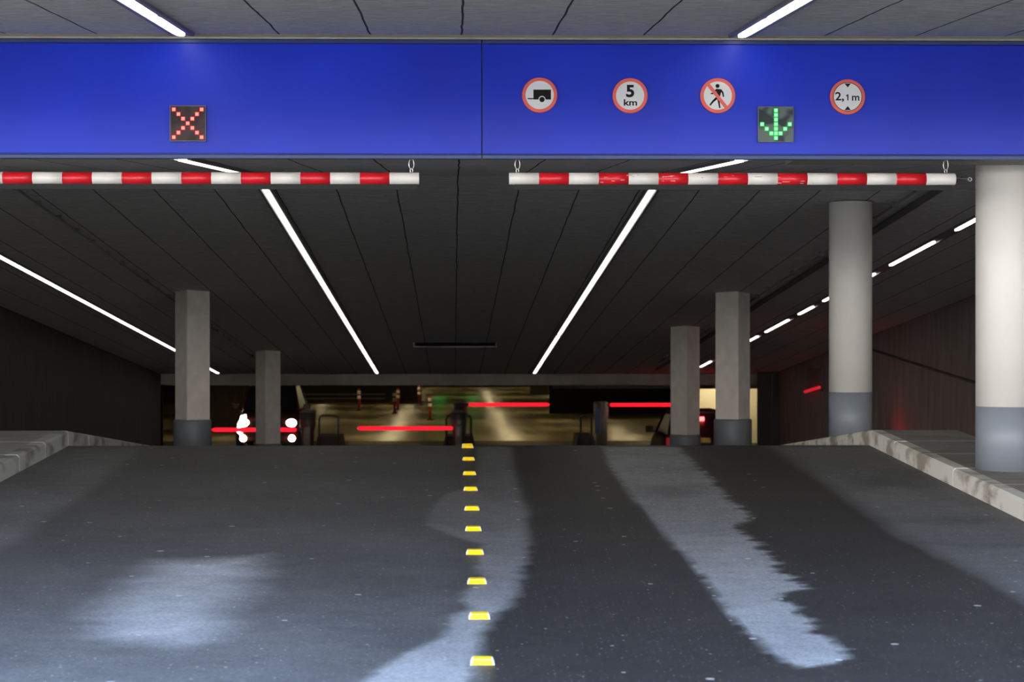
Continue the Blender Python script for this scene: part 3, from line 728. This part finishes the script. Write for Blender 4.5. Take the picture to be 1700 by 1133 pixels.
# unlit display box under the ceiling
Yd = 41.5; xa, xb = X_at(686, Yd), X_at(825, Yd); za, zb2 = Z_at(755, 577, Yd), Z_at(755, 564.5, Yd)
d = thing('display_box', ((xa + xb) / 2, Yd, za), 'long narrow unlit display box under the ceiling between the two light lines', 'display box')
hw = (xb - xa) / 2; hh = zb2 - za
g = MB()
g.box(-hw, hw, -.03, .1, 0, .022); g.box(-hw, hw, -.03, .1, hh - .022, hh); g.box(-hw, -hw + .03, -.03, .1, .022, hh - .022); g.box(hw - .03, hw, -.03, .1, .022, hh - .022)
g.build('frame', mat('pale_grey_frame', (0.32, 0.30, 0.30), 0.6), d)
g = MB(); g.box(-hw + .03, hw - .03, 0.0, .09, .022, hh - .022); g.build('screen', mat('dark_blue_screen', (0.006, 0.007, 0.014), 0.9, spec=0.05), d)
cz = ceil_z(Yd) - za
for sx in (-1, 1):
    g = MB(); g.box(sx * hw * .8 - .02, sx * hw * .8 + .02, .02, .06, hh, cz + .003); g.build('bracket', M_BLACK, d)

# ------------------------------------------------------------------ columns
def round_col(u, Y, vtop, vsplit, label, ztop):
    x = X_at(u, Y); zf = road_z(Y) + KH - (UP if Y < YC else DN) * 0.225 - .004
    r = thing('round_column', (x, Y, zf), label, 'column', 'round white columns on the right pavement')
    R = 0.2225; zs = Z_at(u, vsplit, Y - R)
    g = MB(); g.lathe([(R, 0), (R, zs - zf)], seg=72); g.build('painted_base', M_GREYP, r)
    g = MB(); g.lathe([(R - .001, zs - zf), (R - .001, ztop - zf - .004), (R - .012, ztop - zf)], seg=72); g.build('shaft', M_WHITE, r)
round_col(1673, 14.77, 272, 676.5, 'nearest thick white round column with grey base, at the right edge', 1.262)
round_col(1412, 21.8, 333, 652, 'second white round column with grey base, standing past the crest', ceil_z(22.0) + .01)
def square_col(u, vtop, wpx, wl, vsplit, label):
    # wl: share of the visible width taken by the left face
    Y = Yof(vtop) + .26; D_ = Y; x = X_at(u, Y)
    tot = wpx * Y / F; phi = math.atan(wl / (1 - wl)); a = tot / (math.sin(phi) + math.cos(phi))
    left_ = x < 0
    zf = road_z(Y) + (KH if (x < KL or KR < x < 4.27) else 0) - .03
    r = thing('square_column', (x, Y, zf), label, 'column', 'pale square columns set on edge inside')
    zs = Z_at(u, vsplit, Y) - zf; top = ceil_z(Y + .3) - zf + .045
    # rectangle whose nearest edge points to the camera: left face direction
    ang = -phi if False else 0
    pts = []
    for sx, sy in ((-1, -1), (1, -1), (1, 1), (-1, 1)):
        px_, py_ = sx * a / 2, sy * a / 2
        t_ = math.pi / 2 - phi    # rotate so that the left face shows width wl
        t_ = -t_
        pts.append((px_ * math.cos(t_) - py_ * math.sin(t_), px_ * math.sin(t_) + py_ * math.cos(t_)))
    g = MB(); g.prism(pts, 'z', zs, top); g.build('shaft', M_OFFWH, r, bevel=0.008)
    R = a / math.sqrt(2) + .012
    g = MB(); g.lathe([(R, 0), (R, zs - .02), (R - .012, zs)], seg=48); g.build('painted_base', M_DKGRY, r)
square_col(319.5, 482, 59, 0.41, 697, 'nearer pale square column on the left with a dark round base')
square_col(445, 582, 42, 0.43, 737, 'farther pale square column on the left, in front of the car')
square_col(1216.5, 484, 59.5, 0.59, 696, 'nearer pale square column on the right with a dark round base')
square_col(1137.5, 541, 49, 0.5, 722, 'farther pale square column on the right, beside the red tail light')

# ------------------------------------------------------------------ road studs
g0 = None
vs_ = [1101.5, 1026, 968, 919.5, 880.5, 846.5, 814, 788, 764, 743.5]
ordn = ['nearest', 'second nearest', 'third nearest', 'fourth nearest', 'fifth nearest', 'sixth nearest', 'seventh nearest', 'eighth nearest', 'ninth nearest', 'tenth nearest', 'farthest']
def make_stud():
    r = thing('road_stud', (0, 0, 0), 'x', 'road stud', 'yellow studs along the middle of the ramp')
    w2, d2, h = 0.051, 0.05, 0.021
    g = MB()
    A = [(-w2, -d2, -.004), (w2, -d2, -.004), (w2, d2, -.004), (-w2, d2, -.004)]; B = [(-w2 + .009, -d2 + .020, h), (w2 - .009, -d2 + .020, h), (w2 - .009, d2 - .02, h), (-w2 + .009, d2 - .02, h)]
    va = [g.bm.verts.new(p) for p in A]; vb = [g.bm.verts.new(p) for p in B]
    g.bm.faces.new(va[::-1]); g.bm.faces.new(vb)
    for i in range(4): g.bm.faces.new((va[i], va[(i + 1) % 4], vb[(i + 1) % 4], vb[i]))
    g.build('body', M_CREAM, r, bevel=0.002)
    # reflector on the face towards the traffic
    def fp(s_, t_):  # s_ across -1..1, t_ up 0..1, slightly proud of the sloping front
        y = -d2 + .02 * t_; z = -.004 + (h + .004) * t_; half = w2 - .009 * t_
        return (s_ * half, y - .0028, z + .0022)
    g = MB(); g.poly([fp(-.86, .22), fp(.86, .22), fp(.86, .92), fp(-.86, .92)])
    q = [g.bm.verts.new((p[0], p[1] + .003, p[2] - .003)) for p in [fp(-.9, .18), fp(.9, .18), fp(.9, .96), fp(-.9, .96)]]
    g.bm.verts.ensure_lookup_table(); t0 = list(g.bm.verts)[:4]
    for i in range(4): g.bm.faces.new((t0[i], t0[(i + 1) % 4], q[(i + 1) % 4], q[i]))
    g.build('reflector', M_YEL, r)
    g = MB(); g.box(-w2 + .014, w2 - .014, -d2 + .024, d2 - .024, h - .001, h + .002); g.build('top_patch', M_YEL, r)
    return r
st = make_stud()
Ys = [EYE * F / (v - 400) for v in vs_] + [YC + .25]
for i, Y in enumerate(Ys):
    o = st if i == 0 else copy_tree(st)
    o.location = (0.118, Y, road_z(Y)); o.rotation_euler = (math.atan(UP) if Y < YC else -math.atan(DN), 0, 0)
    o['label'] = '%s yellow reflective stud in the row up the middle of the ramp' % ordn[i]

# ------------------------------------------------------------------ bollards
M_POSTR = mat('red_post_plastic', (0.38, 0.03, 0.02), 0.45); M_POSTW = mat('white_reflective_band', (1.0, 1.0, 1.0), 0.4)
def make_bollard():
    r = thing('bollard', (0, 0, 0), 'x', 'bollard', 'red and white posts in the hall')
    g = MB(); g.lathe([(.13, 0), (.13, .03), (.075, .06)], seg=20); g.build('foot', M_BLACK, r)
    g = MB(); g.lathe([(.06, .05), (.06, .98), (.035, 1.0)], seg=20); g.build('post', M_POSTR, r)
    for z in (.55, .77):
        g = MB(); g.lathe([(.078, z), (.078, z + .13)], seg=20); g.build('white_band', M_POSTW, r)
    return r
bol = None
for u, vb, lab in [(596, 682, 'red and white post standing alone, leftmost of the five'), (655, 687, 'front one of the close pair of red and white posts'), (660.5, 680.5, 'rear one of the close pair of red and white posts'),
                   (696, 674, 'farthest red and white post, half hidden by the beam above'), (714, 698, 'nearest red and white post, just left of the barrier machines')]:
    Y = 3.2 * F / (vb - PY)
    o = make_bollard() if bol is None else copy_tree(bol); bol = bol or o
    o.location = (X_at(u, Y), Y, FLOOR); o['label'] = lab

# ------------------------------------------------------------------ barrier machines
def machine(u, Y, vcap, varm, ua, ub, label, col, arm_side, post=True, blue=False, px=0.0, capm=None):
    x = X_at(u, Y); zc = Z_at(u, vcap, Y) - FLOOR; za = Z_at(u, varm, Y) - FLOOR
    r = thing('barrier_gate', (x, Y, FLOOR), label, 'barrier')
    g = MB(); g.lathe([(.17, 0), (.17, zc * .55), (.225, zc * .72), (.225, zc - .03)], seg=28); g.build('cabinet', col, r)
    g = MB(); g.lathe([(.225, zc - .03), (.232, zc - .015), (.2, zc + .02), (.1, zc + .035)], seg=28); g.build('cap', M_STEEL, r)
    if post:
        g = MB(); g.lathe([(.09, 0), (.09, za + .06), (.06, za + .10)], c=(px, -.36, 0), seg=20); g.build('pivot_post', M_STEEL, r)
        g = MB(); g.box(-.09 if arm_side < 0 else -.03, .03 if arm_side < 0 else .09, -.32, -.15, za - .03, za + .03); g.build('pivot_bracket', M_GUN, r)
    if blue:
        g = MB(); g.box(-.20, -.06, -.235, -.19, .35, zc - .18); g.build('blue_panel', mat('blue_machine_panel', (0.03, 0.10, 0.30), 0.4), r)
    xa, xb = X_at(ua, Y) - x, X_at(ub, Y) - x
    ay = -.36 if post else -.1
    e0, e1 = (xb, xa) if arm_side < 0 else (xa, xb)      # hinge end, free end
    sgn = arm_side
    g = MB(); g.tube([(0, ay, za), (e0, ay, za)], .035, 10); g.build('arm_holder', M_GUN, r)
    g = MB(); g.lathe([(.03, e0), (.055, e0 + sgn * .04), (.055, e1 - sgn * .08), (.02, e1)], c=(0, ay, za), seg=16, axis='x'); g.build('arm', M_REDL, r)
    return r
machine(511, 58, 683, 713, 354, 494, 'barrier with a glowing red arm across the lane in front of the car', M_GUN, -1)
machine(761.5, 59, 683, 710.5, 594, 752, 'barrier in the middle with its glowing red arm lowered to the left', M_GUN, -1)
machine(764.5, 65, 668, 672, 778, 912, 'barrier standing behind the middle machine with its glowing red arm to the right', M_GUN, 1, post=False)
machine(998, 65, 669, 672, 1011, 1142, 'barrier with a blue panel and its glowing red arm running behind the right columns', M_STEEL, 1, blue=True, px=.07)
# machine islands and hoops
M_ISL = mat('dark_island_rubber', (0.09, 0.085, 0.08), 0.7)
def island(u0, u1, vt, Y0, Y1, label):
    x0, x1 = X_at(u0, Y0), X_at(u1, Y0); h = Z_at(u0, vt, Y0) - FLOOR
    g = MB(); g.prism([(x0 - .0, 0), (x0 + .08, h), (x1 - .08, h), (x1, 0)], 'y', Y0, Y1)
    for v in g.bm.verts: v.co.z += FLOOR
    tag(g.build('kerb_island', M_ISL, bevel=0.02), label, 'traffic island')
island(735, 790, 725, 61.2, 63.0, 'dark raised block around the middle barrier machines')
island(522, 569, 725, 60.5, 62.5, 'dark raised block right of the leftmost barrier machine')
island(955, 990, 724, 61.5, 63.5, 'dark raised block left of the barrier with the blue panel')
def hoop(u0, u1, vt, Y, label):
    x0, x1 = X_at(u0, Y), X_at(u1, Y); h = Z_at(u0, vt, Y) - FLOOR; c = .1
    pts = [(x0, Y, FLOOR + .0), (x0, Y, FLOOR + h - c), (x0 + .03, Y, FLOOR + h - .03), (x0 + c, Y, FLOOR + h), (x1 - c, Y, FLOOR + h), (x1 - .03, Y, FLOOR + h - .03), (x1, Y, FLOOR + h - c), (x1, Y, FLOOR + .0)]
    g = MB(); g.tube(pts, .03, 10); tag(g.build('guard_hoop', M_GUN), label, 'guard rail', 'bent tube guard hoops by the barriers')
hoop(741, 782, 690, 60.9, 'dark tube guard hoop around the middle barrier machines')
hoop(530, 561, 690, 60.0, 'dark tube guard hoop right of the leftmost barrier machine')
hoop(964, 982, 689, 61.0, 'dark tube guard hoop left of the barrier with the blue panel')

# ------------------------------------------------------------------ cars
def car(x, y, heading, paint, label, H=1.5, W=1.75, L_=4.2, front=True):
    """nose points to -y before rotation; heading 0 = nose towards the camera"""
    r = thing('car', (x, y, FLOOR), label, 'car', rz=heading)
    hw = W / 2; gc = .22
    belt = H * .60; hood = H * .58
    # body: cross sections from nose to tail; each section: half width at sill, at shoulder, height of shoulder
    secs = [(0.00, .70, .40, .62), (0.06, .88, .32, .72), (.25, .96, .24, .82), (.9, 1.0, .22, .93), (1.25, 1.0, .22, 1.0), (L_ * .5, 1.0, .22, 1.02), (L_ - .9, 1.0, .22, 1.04), (L_ - .2, .96, .25, 1.02), (L_ - .05, .88, .32, .96), (L_, .74, .42, .84)]
    g = MB(); rings = []
    for (yy, wf, zl, zf_) in secs:
        w_ = hw * wf; zt = belt * zf_
        prof = [(-w_ * .86, zl), (-w_ * .98, zl + .10), (-w_, (zl + zt) / 2), (-w_ * .95, zt - .05), (-w_ * .80, zt), (w_ * .80, zt), (w_ * .95, zt - .05), (w_, (zl + zt) / 2), (w_ * .98, zl + .10), (w_ * .86, zl)]
        rings.append([g.bm.verts.new((p[0], yy, p[1])) for p in prof])
    for a, b in zip(rings[:-1], rings[1:]):
        for i in range(len(a)): g.bm.faces.new((a[i], a[(i + 1) % len(a)], b[(i + 1) % len(a)], b[i])).smooth = True
    g.bm.faces.new(rings[0]); g.bm.faces.new(rings[-1][::-1])
    body = g.build('body', paint, r)
    # cabin
    c0, c1, c2, c3 = 1.0, 1.75, L_ - .75, L_ - .12
    zb0 = belt * 1.0 - .02
    def cab(inset, ztop, name, m, y_in=0.0):
        g = MB(); wb, wt_ = hw * .86 - inset, hw * .66 - inset
        B = [(-wb, c0 + y_in), (wb, c0 + y_in), (wb, c3 - y_in), (-wb, c3 - y_in)]; T = [(-wt_, c1), (wt_, c1), (wt_, c2), (-wt_, c2)]
        vb = [g.bm.verts.new((p[0], p[1], zb0 if k in (0, 1, 2, 3) else 0)) for k, p in enumerate(B)]; vt = [g.bm.verts.new((p[0], p[1], ztop)) for p in T]
        g.bm.faces.new(vt); g.bm.faces.new(vb[::-1])
        for i in range(4): g.bm.faces.new((vb[i], vb[(i + 1) % 4], vt[(i + 1) % 4], vt[i]))
        return g.build(name, m, r, bevel=0.06)
    cab(0, H - .06, 'windows', mat('dark_car_glass', (0.01, 0.012, 0.014), 0.35))
    g = MB(); wt_ = hw * .67; g.box(-wt_, wt_, c1 - .02, c2 + .02, H - .09, H); g.build('roof', paint, r, bevel=0.04)
    for sx in (-1, 1):
        for (ya, yb, zt) in ((c0, c1, H - .04), (c3, c2, H - .04)):
            g = MB(); g.tube([(sx * hw * .86, ya, zb0), (sx * hw * .67, yb, zt)], .035, 8); g.build('pillar', paint, r)
        for yy in (.80, L_ - .80):
            wl = MB(); wl.lathe([(.22, -.1), (.31, -.1), (.32, -.06), (.32, .06), (.31, .1), (.22, .1)], c=(sx * (hw - .12), yy, .32), seg=28, axis='x'); wh = wl.build('wheel', M_BLACK, r)
            wl = MB(); wl.lathe([(.05, 0), (.21, .0), (.21, .02), (.05, .03)], c=(sx * (hw - .12) + (.09 if sx > 0 else -.12), yy, .32), seg=20, axis='x'); wl.build('hub_cap', M_STEEL, wh)
        g = MB(); g.box(sx * (hw + .08) - .10, sx * (hw + .08) + .10, 1.28, 1.40, belt + .0, belt + .15); g.box(sx * hw - .06, sx * hw + .06, 1.32, 1.38, belt, belt + .05); g.build('mirror', paint, r, bevel=0.03)
    # front
    hl = emit('headlamp_light', (1, .97, .85), 14.0)
    fg = emit('fog_lamp_light', (1, .90, .62), 14.0)
    dim = mat('unlit_lamp_glass', (.3, .3, .3), .2)
    for sx in (-1, 1):
        g = MB(); g.lathe([(.10, -.03), (.12, .02), (.12, .1)], c=(sx * hw * .70, .015, belt * .68), seg=20, axis='y')
        for v in g.bm.verts: v.co.x = sx * hw * .70 + (v.co.x - sx * hw * .70) * 1.25
        g.build('headlamp', hl if front else dim, r)
        g = MB(); g.lathe([(.09, -.03), (.10, .02), (.10, .1)], c=(sx * hw * .72, .0, .34), seg=20, axis='y'); g.build('fog_lamp', fg if front else dim, r)
    g = MB(); g.box(-hw * .45, hw * .45, -.02, .05, belt * .52, belt * .72); g.build('grille', M_BLACK, r)
    # rear
    tl = (mat('unlit_tail_glass', (.35, .01, .01), .3) if front else emit('tail_light_red', (1, .03, .03), .12, (.35, .01, .01)))
    for sx in (-1, 1):
        g = MB(); g.box(sx * hw * .82 - .09, sx * hw * .82 + .09, L_ - .10, L_ + .005, belt * .72, belt * .98); g.build('tail_light', tl, r, bevel=0.02)
    g = MB(); g.box(-.26, .26, L_, L_ + .02, .77, .89); g.build('number_plate', mat('yellow_number_plate', (.85, .45, .02), .4) , r)
    g = MB(); g.box(-.17, .17, L_ - .60, L_ - .50, H - .25, H - .15); g.build('high_brake_light', (mat('unlit_tail_glass', (.35, .01, .01), .3) if front else emit('brake_light_red', (1, .06, .06), 9.0, (.5, .02, .02))), r)
    return r
Yc = 62.0; 
lc = car(X_at(444, Yc), Yc, 0.0, mat('dark_red_car_paint', (0.07, 0.012, 0.010), 0.3, 0, .05, 4, coat=.5), 'dark car with bright headlights coming out towards the left barrier', H=1.93, W=1.98, L_=4.6)
# curved headlight glare beside the left-hand lamps, modelled as a glowing strip
g = MB(); bl = 1.93 * .6
g.tube([(-.62, -.02, bl * .86), (-.74, -.02, bl * .84), (-.82, -.02, bl * .66), (-.84, -.02, bl * .46), (-.76, -.02, .45)], .055, 10)
g.build('glare_strip', emit('glare_strip', (.95, 1, .95), 6.0), lc)
Yc = 50.2 + 4.1
car(X_at(1161.5, 50.2), Yc, math.pi, mat('black_car_paint', (0.02, 0.008, 0.008), 0.6, 0, .05, 4), 'dark car driving away between the two right square columns, red brake light lit', H=1.52, W=1.72, L_=4.1, front=False)

# box with a red strip, its glow standing in for a reflection, on the right wall
yb_ = 7.9 / math.tan(math.atan((1355 - PX) / F) + YAW)
wb = thing('wall_box', (7.9, yb_, Z_at(1355, 648, yb_)), 'dark box with a slanting red strip on the far right wall', 'box')
hh = Z_at(1355, 612, yb_) - Z_at(1355, 648, yb_)
g = MB(); g.box(-.06, 0, -.9, .9, 0, hh); g.build('case', mat('dark_maroon_case', (.10, .05, .05), .5), wb, bevel=.01)
g = MB(); g.tube([(-.09, .90, -.06), (-.09, -.90, .08)], .035, 8); g.build('red_strip', emit('red_strip_reflection', (1, .02, .04), .55, (.4, .02, .03)), wb)

ld = bpy.data.lights.new('added_brake_glow', 'POINT'); ld.color = (1, .04, .03); ld.energy = 3.5; ld.shadow_soft_size = .12  # added red lamp, stands in for brake lights out of view
lo = bpy.data.objects.new('added_brake_glow', ld); COL.objects.link(lo); lo.location = (7.5, 37.3, -1.7)

# ------------------------------------------------------------------ lamps of the hall, hidden by the beam from here
def hall_lamp(x, y, m, w_=.25, l=1.5, label='strip lamp on the hall ceiling', lip=0.0):
    r = thing('hall_lamp', (x, y, -.851), label, 'ceiling light', 'warm strip lamps of the parking hall')
    g = MB(); g.box(-w_ / 2 - .02, w_ / 2 + .02, -l / 2 - .02, l / 2 + .02, -.04, .0)
    if lip: g.box(-w_ / 2 - .25, w_ / 2 + .25, -l / 2 - .05, -l / 2 - .02, -lip, .0)
    g.build('housing', M_TRGH, r)
    g = MB(); g.box(-w_ / 2, w_ / 2, -l / 2, l / 2, -.06, -.04); g.build('diffuser', m, r)
M_HALL = emit('warm_hall_light', (1, .80, .42), 20.0)
for y in (70, 77, 84, 95, 104, 120, 132, 143):
    for x in (-7.5, -2.5, 2.2, 6.5):
        hall_lamp(x, y, M_HALL, label='warm strip lamp on the parking hall ceiling')
hall_lamp(X_at(1205, 65.0), 65.0, emit('added_wall_wash', (1, .88, .6), 30), 1.4, .3, lip=.3, label='unseen warm lamp added to brighten the beige wall')  # extra lamp, no fixture known, put in to brighten the wall
g = MB(); Yg_ = 128
for u_, nm in ((729, 'left'), (784, 'right')):
    g = MB(); x = X_at(u_, Yg_); g.box(x - .3, x + .3, Yg_, Yg_ + .1, -1.35, -1.1)
    tag(g.build('exit_lamp', emit('green_lamp', (.05, 1, .15), 3.5)), 'far %s green lamp in the hall, seen as a reflection on the floor' % nm, 'lamp')
